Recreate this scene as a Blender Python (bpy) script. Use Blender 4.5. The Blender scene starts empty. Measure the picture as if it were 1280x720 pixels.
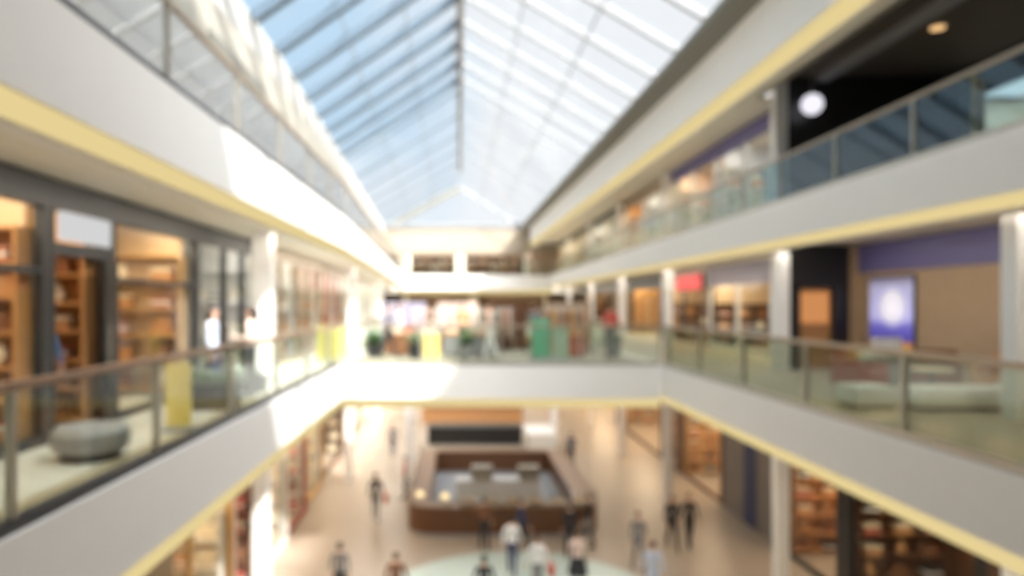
import bpy, bmesh, math, random
from mathutils import Vector, Matrix
random.seed(7)
C = bpy.context.scene.collection
PI = math.pi
E = 7.65                     # eye height above the ground floor
F1 = E - 1.69                # first gallery floor
F2 = E + 2.40                # second gallery floor
YEND = 62.6
DOF = True

# ------------------------------------------------------------------ materials
def mat(name, col, rough=0.6, metal=0.0, var=0.06, scale=3.0, emis=None, estr=0.0, spec=0.5):
    m = bpy.data.materials.new(name); m.use_nodes = True
    nt = m.node_tree; b = nt.nodes['Principled BSDF']
    b.inputs['Roughness'].default_value = rough
    b.inputs['Metallic'].default_value = metal
    b.inputs['Specular IOR Level'].default_value = spec
    tc = nt.nodes.new('ShaderNodeTexCoord'); nz = nt.nodes.new('ShaderNodeTexNoise')
    nz.inputs['Scale'].default_value = scale; nz.inputs['Detail'].default_value = 3
    nt.links.new(tc.outputs['Object'], nz.inputs['Vector'])
    mx = nt.nodes.new('ShaderNodeMixRGB'); mx.blend_type = 'MIX'
    c = col
    mx.inputs[1].default_value = (c[0]*(1-var), c[1]*(1-var), c[2]*(1-var), 1)
    mx.inputs[2].default_value = (min(1, c[0]*(1+var)), min(1, c[1]*(1+var)), min(1, c[2]*(1+var)), 1)
    nt.links.new(nz.outputs['Fac'], mx.inputs[0]); nt.links.new(mx.outputs[0], b.inputs['Base Color'])
    if emis:
        b.inputs['Emission Color'].default_value = (*emis, 1); b.inputs['Emission Strength'].default_value = estr
    return m

def tile_mat(name, c1, c2, mortar, sx, rough, spec=0.5):
    m = mat(name, c1, rough, spec=spec); nt = m.node_tree; b = nt.nodes['Principled BSDF']
    tc = nt.nodes.new('ShaderNodeTexCoord'); br = nt.nodes.new('ShaderNodeTexBrick')
    br.offset = 0; br.inputs['Scale'].default_value = 1.0
    br.inputs['Brick Width'].default_value = sx; br.inputs['Row Height'].default_value = sx
    br.inputs['Mortar Size'].default_value = 0.008
    br.inputs['Color1'].default_value = (*c1, 1); br.inputs['Color2'].default_value = (*c2, 1); br.inputs['Mortar'].default_value = (*mortar, 1)
    nt.links.new(tc.outputs['Object'], br.inputs['Vector']); nt.links.new(br.outputs['Color'], b.inputs['Base Color'])
    return m

def glass_mat(name, tint, refl=0.04, rough=0.02, graze=.35):
    m = bpy.data.materials.new(name); m.use_nodes = True; nt = m.node_tree
    for n in list(nt.nodes): nt.nodes.remove(n)
    out = nt.nodes.new('ShaderNodeOutputMaterial'); t = nt.nodes.new('ShaderNodeBsdfTransparent'); g = nt.nodes.new('ShaderNodeBsdfGlossy')
    t.inputs[0].default_value = (*tint, 1); g.inputs['Roughness'].default_value = rough
    mx = nt.nodes.new('ShaderNodeMixShader'); fr = nt.nodes.new('ShaderNodeLayerWeight'); fr.inputs['Blend'].default_value = .5
    pw = nt.nodes.new('ShaderNodeMath'); pw.operation = 'POWER'; pw.inputs[1].default_value = 4.0
    mt = nt.nodes.new('ShaderNodeMath'); mt.operation = 'MULTIPLY_ADD'; mt.inputs[1].default_value = graze; mt.inputs[2].default_value = refl
    mt.use_clamp = True
    nt.links.new(fr.outputs['Facing'], pw.inputs[0]); nt.links.new(pw.outputs[0], mt.inputs[0]); nt.links.new(mt.outputs[0], mx.inputs[0])
    nt.links.new(t.outputs[0], mx.inputs[1]); nt.links.new(g.outputs[0], mx.inputs[2]); nt.links.new(mx.outputs[0], out.inputs[0])
    return m

def emit_mat(name, col, strength):
    m = bpy.data.materials.new(name); m.use_nodes = True; nt = m.node_tree
    for n in list(nt.nodes): nt.nodes.remove(n)
    out = nt.nodes.new('ShaderNodeOutputMaterial'); e = nt.nodes.new('ShaderNodeEmission')
    e.inputs[0].default_value = (*col, 1); e.inputs[1].default_value = strength
    nt.links.new(e.outputs[0], out.inputs[0]); return m

M = dict(
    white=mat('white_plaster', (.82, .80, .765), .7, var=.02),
    soffit=mat('soffit_cream', (.74, .70, .60), .7, var=.02),
    cream=mat('cream_plaster', (.78, .70, .56), .7, var=.03),
    column=mat('column_paint', (.82, .80, .78), .5, var=.02),
    ground=tile_mat('ground_stone', (.40, .325, .255), (.375, .31, .245), (.31, .26, .2), 1.2, .35),
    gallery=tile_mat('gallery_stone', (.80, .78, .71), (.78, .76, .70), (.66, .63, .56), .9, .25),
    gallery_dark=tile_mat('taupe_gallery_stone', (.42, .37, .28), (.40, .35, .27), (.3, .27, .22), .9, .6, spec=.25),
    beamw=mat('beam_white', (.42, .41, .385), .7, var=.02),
    endbeige=mat('end_wall_beige', (.33, .27, .20), .7, var=.02),
    beam=mat('beam_cream', (.38, .355, .30), .7, var=.02),
    rail_olive=glass_mat('balustrade_glass_olive', (.76, .79, .70), .03),
    border=mat('border_stone', (.42, .35, .24), .4),
    mint=mat('pale_green_terrazzo', (.50, .58, .53), .3, scale=30),
    cove=emit_mat('cove_light', (1.0, .80, .38), .64),
    strip=mat('cove_lip', (.80, .66, .34), .6, var=.02),
    fill_lin=emit_mat('fill_glow', (1.0, .93, .82), 12.0),
    panel=emit_mat('warm_light_panel', (1.0, .80, .55), 13.0),
    panelw=emit_mat('neutral_light_panel', (1.0, .93, .82), 9.0),
    dl=emit_mat('downlight', (1.0, .85, .6), 30.0),  # lens glow of the added, unseen lights under the footbridge
    rail_glass=glass_mat('balustrade_glass', (.90, .94, .91), .03),
    rail_sky=glass_mat('balustrade_glass_reflective', (.93, .95, .97), .14, graze=1.0),
    rail_blue=glass_mat('balustrade_glass_blue', (.72, .85, .88), .06),
    shop_glass=glass_mat('shop_glass', (.96, .97, .96), .015, graze=.2),
    roof_glass=glass_mat('roof_glass', (.96, .97, .98), .01, graze=.08),
    wood=mat('handrail_wood', (.22, .13, .08), .4),
    bronze=mat('bronze_metal', (.36, .28, .20), .35, .4),
    steel=mat('post_steel', (.45, .42, .36), .35, .6),
    dark=mat('charcoal_metal', (.035, .036, .04), .45),
    black=mat('black_lacquer', (.012, .011, .011), .35),
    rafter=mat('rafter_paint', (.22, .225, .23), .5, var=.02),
    slate=mat('slate_blue_tone', (.07, .105, .14), .5, var=.02),  # left rafters, darker and bluer than the right ones
    gutter=mat('gutter_grey', (.17, .165, .14), .6),
    grey=mat('mid_grey', (.30, .30, .31), .6),
    lgrey=mat('light_grey', (.62, .62, .62), .5),
    brownc=mat('dark_brown_ceiling', (.10, .08, .062), .7),
    walnut=mat('walnut_wood', (.11, .045, .018), .4, var=.25, scale=6),
    walnutl=mat('light_walnut', (.20, .10, .05), .35, var=.2, scale=6),
    oak=mat('oak_wood', (.50, .25, .095), .5, var=.15, scale=5),
    honey=mat('honey_wood', (.62, .38, .15), .5, var=.12, scale=4),
    tan=mat('tan_wall', (.40, .28, .18), .6, var=.08),
    beige=mat('beige_wall', (.62, .48, .32), .6, var=.05),
    pink=mat('blush_wall', (.72, .56, .47), .6, var=.05),
    palew=mat('pale_wall', (.75, .73, .68), .6, var=.03),
    purple=mat('violet_sign', (.13, .12, .30), .5),
    greyv=mat('greyish_violet_sign', (.30, .28, .36), .5),
    red=mat('red_sign', (.75, .07, .08), .5, emis=(.9, .1, .1), estr=.35),
    signw=emit_mat('lit_white_sign', (.88, .88, .88), .6),
    yellow=mat('yellow_board', (.80, .62, .18), .5),
    olive=mat('olive_board', (.50, .46, .14), .5),
    green=mat('green_board', (.12, .34, .20), .5),
    orange=mat('orange_cloth', (.75, .40, .10), .6),
    redbrown=mat('redbrown_panel', (.38, .11, .07), .5),
    navy=mat('navy_cloth', (.03, .04, .10), .7),
    blue=mat('blue_cloth', (.10, .20, .42), .7),
    pblue=mat('pale_blue_cloth', (.50, .56, .68), .7),
    whitec=mat('white_cloth', (.78, .76, .73), .7),
    redc=mat('red_cloth', (.55, .07, .05), .7),
    blackc=mat('black_cloth', (.02, .02, .024), .8),
    greyc=mat('grey_cloth', (.20, .19, .19), .8),
    brownl=mat('brown_leather', (.20, .08, .035), .45),
    tanl=mat('tan_leather', (.50, .26, .11), .45),
    creamc=mat('cream_box', (.78, .68, .50), .6),
    skin=mat('skin', (.62, .38, .27), .5),
    hair=mat('dark_hair', (.025, .016, .011), .6),
    hairb=mat('brown_hair', (.11, .055, .025), .6),
    leaf=mat('leaf_green', (.07, .15, .05), .5, var=.3, scale=8),
    leafp=mat('pale_leaf', (.30, .38, .27), .5, var=.25, scale=8),
    shutter=mat('shutter_taupe', (.15, .13, .12), .5),
)
def poster_mat():
    m = mat('poster_print', (.2, .2, .5), .4); nt = m.node_tree; b = nt.nodes['Principled BSDF']
    tc = nt.nodes.new('ShaderNodeTexCoord'); sx = nt.nodes.new('ShaderNodeSeparateXYZ')
    nt.links.new(tc.outputs['Generated'], sx.inputs[0])
    r = nt.nodes.new('ShaderNodeValToRGB'); r.color_ramp.interpolation = 'EASE'
    e = r.color_ramp.elements; e[0].position = 0; e[0].color = (.42, .20, .04, 1); e[1].position = 1; e[1].color = (.16, .14, .22, 1)
    for p, c in ((.17, (.42, .20, .04)), (.2, (.07, .06, .36)), (.36, (.12, .11, .48)), (.5, (.45, .45, .8)), (.85, (.4, .4, .62))):
        x = e.new(p); x.color = (*c, 1)
    nt.links.new(sx.outputs[2], r.inputs[0])
    mp = nt.nodes.new('ShaderNodeMapping'); nt.links.new(tc.outputs['Generated'], mp.inputs[0])
    mp.inputs['Location'].default_value = (-.55, 0, -.62*1.25); mp.inputs['Scale'].default_value = (1, 0, 1.25)
    ln = nt.nodes.new('ShaderNodeVectorMath'); ln.operation = 'LENGTH'; nt.links.new(mp.outputs[0], ln.inputs[0])
    mr = nt.nodes.new('ShaderNodeMapRange'); mr.inputs[1].default_value = .36; mr.inputs[2].default_value = .12
    nt.links.new(ln.outputs['Value'], mr.inputs[0])
    mx = nt.nodes.new('ShaderNodeMixRGB'); nt.links.new(mr.outputs[0], mx.inputs[0]); nt.links.new(r.outputs[0], mx.inputs[1]); mx.inputs[2].default_value = (.85, .84, .95, 1)
    nt.links.new(mx.outputs[0], b.inputs['Base Color']); nt.links.new(mx.outputs[0], b.inputs['Emission Color'])
    b.inputs['Emission Strength'].default_value = .45
    return m
M['poster'] = poster_mat()

# ------------------------------------------------------------------ mesh builder
class MB:
    def __init__(s): s.bm = bmesh.new(); s.smooth = False
    def box(s, x0, x1, y0, y1, z0, z1, bev=0):
        r = bmesh.ops.create_cube(s.bm, size=1)
        vs = r['verts']
        for v in vs:
            v.co = Vector(((x0+x1)/2 + v.co.x*(x1-x0), (y0+y1)/2 + v.co.y*(y1-y0), (z0+z1)/2 + v.co.z*(z1-z0)))
        if bev:
            ed = list({e for v in vs for e in v.link_edges})
            bmesh.ops.bevel(s.bm, geom=ed, offset=bev, segments=2, affect='EDGES', profile=.7)
        return s
    def lathe(s, prof, c=(0, 0, 0), n=24):
        rings = []
        for r, z in prof:
            rings.append([s.bm.verts.new((c[0]+r*math.cos(2*PI*i/n), c[1]+r*math.sin(2*PI*i/n), c[2]+z)) for i in range(n)])
        for a, b in zip(rings, rings[1:]):
            for i in range(n): s.bm.faces.new((a[i], a[(i+1) % n], b[(i+1) % n], b[i]))
        s.bm.faces.new(rings[0][::-1]); s.bm.faces.new(rings[-1]); s.smooth = True
        return s
    def tube(s, pts, r, n=8):
        pts = [Vector(p) for p in pts]; rings = []
        for i, p in enumerate(pts):
            d = (pts[min(i+1, len(pts)-1)] - pts[max(i-1, 0)]).normalized()
            up = Vector((0, 0, 1)) if abs(d.z) < .9 else Vector((1, 0, 0))
            a = d.cross(up).normalized(); b = d.cross(a)
            rr = r[i] if isinstance(r, (list, tuple)) else r
            rings.append([s.bm.verts.new(p + a*rr*math.cos(2*PI*k/n) + b*rr*math.sin(2*PI*k/n)) for k in range(n)])
        for a, b in zip(rings, rings[1:]):
            for i in range(n): s.bm.faces.new((a[i], a[(i+1) % n], b[(i+1) % n], b[i]))
        s.bm.faces.new(rings[0][::-1]); s.bm.faces.new(rings[-1]); s.smooth = True
        return s
    def bar(s, p, q, w, h):
        """rectangular bar from p to q: w sideways, h deep (hangs below the line)"""
        p, q = Vector(p), Vector(q); d = (q-p).normalized(); up = Vector((0, 0, 1)) if abs(d.z) < .95 else Vector((0, 1, 0))
        a = d.cross(up).normalized(); b = a.cross(d).normalized()
        vs = [[s.bm.verts.new(o + a*sx*w/2 + b*dz) for sx, dz in ((-1, 0), (1, 0), (1, -h), (-1, -h))] for o in (p, q)]
        for i in range(4): s.bm.faces.new((vs[0][i], vs[0][(i+1) % 4], vs[1][(i+1) % 4], vs[1][i]))
        s.bm.faces.new(vs[0][::-1]); s.bm.faces.new(vs[1])
        return s
    def poly(s, pts, t):
        """polygon prism: pts ccw list of 3d points, extruded by vector t"""
        t = Vector(t); a = [s.bm.verts.new(p) for p in pts]; b = [s.bm.verts.new(Vector(p)+t) for p in pts]
        n = len(a)
        s.bm.faces.new(a[::-1]); s.bm.faces.new(b)
        for i in range(n): s.bm.faces.new((a[i], a[(i+1) % n], b[(i+1) % n], b[i]))
        return s
    def run(s, path, o0, o1, z0, z1):
        """section swept along a plan polyline [(x,y)...]: from sideways offset o0 to o1 (x), z0 to z1"""
        rings = [[s.bm.verts.new((x+o, y, z)) for o, z in ((o0, z0), (o1, z0), (o1, z1), (o0, z1))] for x, y in path]
        for a, b in zip(rings, rings[1:]):
            for i in range(4): s.bm.faces.new((a[i], a[(i+1) % 4], b[(i+1) % 4], b[i]))
        s.bm.faces.new(rings[0][::-1]); s.bm.faces.new(rings[-1])
        return s
    def mesh(s, name, m):
        bmesh.ops.recalc_face_normals(s.bm, faces=s.bm.faces[:])
        me = bpy.data.meshes.new(name); s.bm.to_mesh(me); s.bm.free()
        if s.smooth:
            for p in me.polygons: p.use_smooth = True
            try: me.set_sharp_from_angle(angle=math.radians(40))
            except Exception: pass
        me.materials.append(m); return me

def tag(o, label=None, cat=None, group=None, kind=None):
    if label: o['label'] = label
    if cat: o['category'] = cat
    if group: o['group'] = group
    if kind: o['kind'] = kind
    return o
def obj(name, mb, m, parent=None, label=None, cat=None, group=None, kind=None, loc=None, rz=0):
    me = mb.mesh(name, M[m] if isinstance(m, str) else m) if isinstance(mb, MB) else mb
    o = bpy.data.objects.new(name, me); C.objects.link(o)
    if parent: o.parent = parent
    if loc: o.location = loc
    o.rotation_euler.z = rz
    return tag(o, label, cat, group, kind)
def thing(name, label, cat, loc=(0, 0, 0), rz=0, group=None, kind=None):
    o = bpy.data.objects.new(name, None); C.objects.link(o); o.location = loc; o.rotation_euler.z = rz
    o.empty_display_size = .1
    return tag(o, label, cat, group, kind)
def dup(root, loc, rz=0, label=None, group=None, mats=None):
    r = root.copy(); C.objects.link(r); r.location = loc; r.rotation_euler.z = rz
    if label: r['label'] = label
    if group: r['group'] = group
    for ch in list(root.children):
        c = ch.copy(); C.objects.link(c); c.parent = r
        for g in list(ch.children):
            d = g.copy(); C.objects.link(d); d.parent = c
    return r
def B(*a, **k): return MB().box(*a, **k)
S = 'structure'

# plan lines --------------------------------------------------------------
def lx(y): return 0 if y < 20 else -1.6*(y-20)/(YEND-20)     # the left side of the hall runs outwards past y=20
def LP(x, y0, y1):
    ys = [y0] + ([20] if y0 < 20 < y1 else []) + [y1]
    return [(x+lx(y), y) for y in ys]

# ------------------------------------------------------------------ shell
obj('floor', B(-13, 19, -6, 70, -.3, 0), 'ground', kind=S)
obj('floor_inlay', MB().lathe([(3.7, 0.0), (3.7, .004)], (1.65, 18.6, 0), 64), 'mint', kind=S, label='pale green round inlay in the tan stone floor')
# galleries at first level
def gallery(name, path, side, xout, zt, drop, band, soff, lab, border=True, fl='gallery'):
    """side -1: hall edge to the right of the slab (left gallery)"""
    s = side
    a = MB().run([(x, y) for x, y in path], s*.1, s*(abs(xout)), zt-.45, zt)
    obj(name+'_floor', a, fl, kind=S)
    obj(name+'_fascia', MB().run(path, 0, s*.16, zt-drop, zt-.0005+.02), 'white', kind=S)
    obj(name+'_cove', MB().run(path, s*.05, s*.10, zt-drop-band, zt-drop), 'cove', kind=S)
    obj(name+'_ceiling', MB().run(path, s*.16, s*abs(xout), zt-soff-.05, zt-soff), 'soffit', kind=S)
    obj(name+'_lip', MB().run(path, s*.10, s*.32, zt-drop-band-.02, zt-drop), 'white', kind=S)
    t = thing('fill_strip', 'added fill light strip hidden behind the lip of the '+lab, 'ceiling light', (0, 0, zt-soff-.05), kind=S)  # added strip, kept out of sight, to brighten the gallery floor
    obj('housing', MB().run(path, s*.42, s*.66, -.02, 0), 'lgrey', t)
    obj('diffuser', MB().run(path, s*.44, s*.64, -.03, -.02), 'fill_lin', t)
    if border: obj(name+'_border', MB().run(path, s*.17, s*.55, zt, zt+.006), 'border', kind=S)
gallery('gallery', LP(-3.2, -5, YEND-2), -1, 7.5, F1, .88, .22, .90, 'lower left gallery')
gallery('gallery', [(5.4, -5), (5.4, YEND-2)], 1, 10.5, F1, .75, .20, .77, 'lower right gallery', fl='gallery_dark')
gallery('gallery', LP(-3.2, -5, YEND-2), -1, 7.5, F2, .85, .20, .80, 'upper left gallery')
gallery('gallery', [(7.6, -5), (7.6, YEND-2)], 1, 8.5, F2, .85, .20, .82, 'upper right gallery')
# footbridge across the hall
YB = 19.4
bx0, bx1 = -3.2, 5.4
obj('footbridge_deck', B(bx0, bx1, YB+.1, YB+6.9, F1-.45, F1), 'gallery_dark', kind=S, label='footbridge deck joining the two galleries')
obj('footbridge_fascia', B(bx0, bx1, YB, YB+.16, F1-.86, F1+.02), 'white', kind=S, label='white front face of the footbridge')
obj('footbridge_fascia', B(bx0, bx1, YB+6.84, YB+7, F1-.86, F1+.02), 'white', kind=S, label='rear face of the footbridge')
obj('footbridge_cove', B(bx0, bx1, YB+.05, YB+.12, F1-1.10, F1-.86), 'cove', kind=S, label='yellow light band under the footbridge face')
obj('footbridge_soffit', B(bx0, bx1, YB+.13, YB+6.9, F1-1.12, F1-.88), 'soffit', kind=S)
# bridge under the viewer
obj('footbridge_deck', B(-3.2, 5.4, -5, .3, F1-.45, F1), 'gallery', kind=S, label='footbridge deck the viewer stands on')
# far end galleries
obj('gallery_floor', B(-12, 16, YEND-2, YEND+6, F1-1.1, F1), 'white', kind=S)
obj('gallery_fascia', B(-5.0, 7.8, YEND-2.05, YEND-1.9, F1-1.1, F1+.02), 'white', kind=S)
obj('gallery_floor', B(-12, 16, YEND-2, YEND+6, F2-1.45, F2), 'white', kind=S)
obj('gallery_fascia', B(-5.0, 7.8, YEND-2.15, YEND-2, F2-1.2, F2+.02), 'white', kind=S)
obj('gallery_cove', B(-5.0, 7.8, YEND-2.1, YEND-2.02, F2-1.55, F2-1.2), 'cove', kind=S)
# upper ring: fascia carrying the roof
ZC = E+5.2
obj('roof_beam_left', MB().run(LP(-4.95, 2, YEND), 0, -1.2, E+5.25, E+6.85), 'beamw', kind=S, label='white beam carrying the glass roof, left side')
obj('roof_beam_left', MB().run(LP(-4.8, 2, YEND), 0, -.14, E+5.1, E+5.9), 'beam', kind=S, label='cream lower band of the left roof beam')
RP = [(6.6, 2), (6.6, 20), (6.05, YEND)]
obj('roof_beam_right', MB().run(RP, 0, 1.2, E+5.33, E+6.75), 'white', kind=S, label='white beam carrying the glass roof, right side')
obj('gallery_cove', MB().run(RP, .06, .14, E+4.98, E+5.33), 'cove', kind=S)
obj('roof_beam_right', MB().run(RP, .14, .5, E+4.93, E+5.33), 'soffit', kind=S)
obj('gutter', MB().run(RP, -.75, .02, E+6.62, E+6.82), 'gutter', kind=S, label='grey gutter soffit along the right edge of the roof')
obj('ceiling', MB().run(LP(-6.1, -5, YEND+6), 0, -6, E+5.3, E+5.4), 'soffit', kind=S)
obj('ceiling', MB().box(7.0, 16, 18.6, YEND+6, E+5.25, E+5.35), 'soffit', kind=S)
obj('ceiling', MB().box(7.75, 16, -5, 18.6, E+5.85, E+5.95), 'brownc', kind=S)
obj('ceiling_coffer', MB().box(7.1, 7.78, -5, 18.6, E+5.33, E+5.95), 'soffit', kind=S)
obj('ceiling', B(-5, 7, -6, 3.8, E+6.8, E+7.1), 'white', kind=S)               # closed roof before the skylight starts
# end wall above the galleries
obj('wall_end', B(-12, 16, YEND, YEND+.3, E+4.51, E+6.6), 'endbeige', kind=S)
obj('wall_end', B(-12, 16, YEND+6, YEND+6.3, 0, E+7), 'tan', kind=S)
obj('wall_left', B(-13.2, -13, -6, 70, 0, E+7), 'palew', kind=S)
obj('wall_right', B(18.9, 19.1, -6, 70, 0, E+7), 'tan', kind=S)
obj('wall_back', B(-13, 19, -6.3, -6, 0, E+7), 'palew', kind=S)

# ------------------------------------------------------------------ glass roof
ZL, ZR, HR = E+6.85, E+6.85, E+10.3
sk = thing('skylight', 'long gabled glass roof with white rafters over the hall', 'skylight', (0, 0, E+6.85), kind=S)
def rx(y): return 5.85 if y < 20 else 5.85-.55*(y-20)/(YEND-20)
y = 3.8; k = 0
while y < YEND-1:
    d, w = (.22, .16) if y < 34 else (.07, .07)
    xl = -4.95+lx(y)
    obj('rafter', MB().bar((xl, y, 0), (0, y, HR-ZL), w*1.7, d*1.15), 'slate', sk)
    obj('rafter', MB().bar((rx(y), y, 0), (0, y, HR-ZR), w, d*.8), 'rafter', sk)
    y += 2.2 if y < 34 else 4.4
obj('ridge_beam', B(-.12, .12, 3.8, YEND-8, HR-ZL-.3, HR-ZL+.05), 'rafter', sk)
for f in (.33, .66):
    obj('purlin', MB().bar(((-4.95)*(1-f), 3.8, (HR-ZL)*f+.03), ((-4.95)*(1-f), 20, (HR-ZL)*f+.03), .035, .04), 'rafter', sk)
    obj('purlin', MB().bar(((-4.95)*(1-f), 20, (HR-ZL)*f+.03), ((-6.55)*(1-f), YEND, (HR-ZL)*f+.03), .035, .04), 'rafter', sk)
    obj('purlin', MB().bar((rx(0)*(1-f), 3.8, (HR-ZL)*f+.03), (rx(YEND)*(1-f), YEND, (HR-ZL)*f+.03), .035, .04), 'rafter', sk)
h = HR-ZL
YH = YEND
obj('glass_pane', MB().poly([(-4.95, 3.8, .05), (-4.95, 20, .05), (0, 20, h+.05), (0, 3.8, h+.05)], (0, 0, .03)), 'roof_glass', sk)
obj('glass_pane', MB().poly([(-4.95, 20, .05), (-6.55, YH, .05), (0, YH-.5, h+.05), (0, 20, h+.05)], (0, 0, .03)), 'roof_glass', sk)
obj('glass_pane', MB().poly([(5.85, 3.8, .05), (5.85, 20, .05), (0, 20, h+.05), (0, 3.8, h+.05)], (0, 0, .03)), 'roof_glass', sk)
obj('glass_pane', MB().poly([(5.85, 20, .05), (5.3, YH, .05), (0, YH-.5, h+.05), (0, 20, h+.05)], (0, 0, .03)), 'roof_glass', sk)
obj('gable_glass', MB().poly([(-6.5, YH, 0), (5.3, YH, 0), (0, YH, h)], (0, .04, 0)), 'roof_glass', sk)
obj('gable_bar', MB().bar((-6.5, YH-.1, 0), (0, YH-.1, h), .2, .5), 'gutter', sk)
obj('gable_bar', MB().bar((5.3, YH-.1, 0), (0, YH-.1, h), .3, .32), 'rafter', sk)
obj('gable_bar', MB().bar((-6.5, YH-.1, .15), (5.5, YH-.1, .15), .3, .3), 'rafter', sk)
# gable wedge that closes the near end of the glass
obj('wall_gable', MB().poly([(-4.95, 3.7, ZL), (5.85, 3.7, ZL), (0, 3.7, HR)], (0, -.2, 0)), 'white', kind=S)

# ------------------------------------------------------------------ columns
def column(x, y, z0, z1, w=.32):
    obj('column', B(x-w/2, x+w/2, y-w/2, y+w/2, z0, z1, bev=.02), 'column', kind=S)
for y in (10.55, 18.4, 28.4, 36.5, 45, 54):
    column(8.2, y, 0, F1-.8); column(8.2, y, F1, F2-1.1)
    if y > 11: column(8.15, y, F2, E+5.25 if y > 18.6 else E+5.85)
for y in (15.4, 30.5, 46):
    column(-4.2+lx(y), y, F1, F2-.85, .4 if y < 20 else .34)
    column(-4.4+lx(y), y+.6, 0, F1-.95, .34)
for x, y, h_, l in ((-2.15, 31.0, 3.5, 'beside the left side of the walnut kiosk'), (1.0, 52.0, 3.2, 'far behind the kiosk'), (5.15, 39.5, 3.4, 'behind the right end of the white counter')):
    t = thing('pylon', 'square cream pylon '+l, 'pylon', (x, y, 0))
    obj('base', B(-.26, .26, -.26, .26, 0, .1), 'grey', t); obj('shaft', B(-.2, .2, -.2, .2, .1, h_-.06, bev=.01), 'column', t); obj('cap', B(-.23, .23, -.23, .23, h_-.06, h_), 'lgrey', t)

# ------------------------------------------------------------------ balustrades
def balustrade(label, path, z, axis='y', step=2.53, start=None, side=1, hr='wood', glass='rail_glass', off=.0, foot='dark', hgt=1.06):
    (xa, ya), (xb, yb) = path
    t = thing('balustrade', label, 'balustrade', (xa, ya, z))
    L = math.hypot(xb-xa, yb-ya); dx, dy = (xb-xa)/L, (yb-ya)/L
    t.rotation_euler.z = math.atan2(dy, dx)
    obj('handrail', B(0, L, -.04, .04, hgt-.03, hgt+.04, bev=.012), hr, t)
    obj('base_channel', B(0, L, -.045, .045, 0, .10), foot, t)
    s = (start if start is not None else 0)
    ps = []
    while s < L+.01: ps.append(s); s += step
    ed = sorted(set([0.0] + ps + [L]))
    for p in ps:
        obj('post', B(p-.025, p+.025, -.035, .035, .10, hgt-.03), 'steel', t)
    for a, b in zip(ed, ed[1:]):
        if b-a > .2: obj('glass_panel', B(a+.04, b-.04, -.008, .008, .08, hgt-.03), glass, t)
    return t
Z0 = .02
balustrade('glass balustrade with a brown handrail along the lower left gallery, near the viewer', [(-3.29, .3), (-3.29, YB)], F1+Z0, start=4.97-2.53, hr='wood')
balustrade('glass balustrade on the left gallery past the footbridge', [(-3.5, YB+7), (-4.7, YEND-2.1)], F1+Z0, start=1.2)
balustrade('glass balustrade with a thin rail along the lower right gallery, near the viewer', [(5.49, .3), (5.49, YB)], F1+Z0, start=1.0, hr='bronze', glass='rail_olive', foot='steel')
balustrade('glass balustrade on the lower right gallery past the footbridge', [(5.49, YB+7), (5.49, YEND-2)], F1+Z0, start=1.0, hr='bronze', foot='steel')
balustrade('glass balustrade along the front of the footbridge', [(bx0, YB+.09), (bx1, YB+.09)], F1+Z0, start=0, step=2.15, hr='bronze', foot='steel')
balustrade('glass balustrade along the rear of the footbridge', [(bx0, YB+6.91), (bx1, YB+6.91)], F1+Z0, start=0, step=2.15, hr='bronze', foot='steel')
balustrade('glass balustrade on the upper left gallery under the roof beam', [(-3.29, 0), (-3.29, 20)], F2+Z0, start=.5, hr='bronze', glass='rail_sky', hgt=.97)
balustrade('glass balustrade on the upper left gallery, far stretch', [(-3.29, 20), (-4.7, YEND-2)], F2+Z0, start=1.0, hr='bronze', glass='rail_sky', hgt=.97)
balustrade('blue-tinted glass balustrade on the upper right gallery before the dark shop', [(7.69, 2), (7.69, 18.4)], F2+Z0, start=2.6, hr='bronze', glass='rail_blue', foot='steel')
balustrade('glass balustrade on the upper right gallery, far stretch', [(7.69, 18.4), (7.69, YEND-2)], F2+Z0, start=1.2, hr='bronze', glass='rail_glass', foot='steel')
balustrade('glass balustrade across the far end of the upper gallery', [(-4.6, YEND-2.07), (7.55, YEND-2.07)], F2+Z0, start=.2, hr='bronze')
balustrade('glass balustrade across the far end of the lower gallery', [(-4.7, YEND-1.97), (5.4, YEND-1.97)], F1+Z0, start=.2, hr='bronze')

# ------------------------------------------------------------------ goods
def proto(fn):
    o = fn(); return o
def g_box(m):   return (lambda: B(-.16, .16, -.13, .13, 0, .22, bev=.01)), m
def mk_bag(m, label, s=1.0):
    t = thing('handbag', label, 'bag')
    b = MB().poly([(-.19*s, -.07*s, 0), (.19*s, -.07*s, 0), (.15*s, -.05*s, .25*s), (-.15*s, -.05*s, .25*s)], (0, .14*s, 0))
    obj('body', b, m, t)
    obj('strap', MB().tube([(-.09*s, 0, .24*s), (-.08*s, 0, .36*s), (0, 0, .41*s), (.08*s, 0, .36*s), (.09*s, 0, .24*s)], .012*s, 6), m, t)
    return t
def mk_box(m, label, s=1.0):
    t = thing('gift_box', label, 'box')
    obj('body', B(-.17*s, .17*s, -.13*s, .13*s, 0, .18*s, bev=.008), m, t)
    obj('lid', B(-.18*s, .18*s, -.14*s, .14*s, .18*s, .23*s, bev=.008), 'creamc', t)
    return t
def mk_jar(m, label, s=1.0):
    t = thing('vase', label, 'vase')
    obj('body', MB().lathe([(.06*s, 0), (.11*s, .06*s), (.12*s, .15*s), (.06*s, .26*s), (.07*s, .30*s)], n=16), m, t)
    return t
def mk_folded(m, label, s=1.0):
    t = thing('folded_clothes', label, 'clothes')
    for i in range(3):
        obj('garment', B(-.17*s, .17*s, -.14*s, .14*s, i*.062*s, (i+1)*.062*s-.004, bev=.02*s), m if i != 1 else 'whitec', t)
    return t
MK = dict(bag=mk_bag, box=mk_box, jar=mk_jar, folded=mk_folded)
NAMES = dict(bag='handbag', box='lidded box', jar='rounded vase', folded='clothes stack')
PROTO = {}
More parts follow.
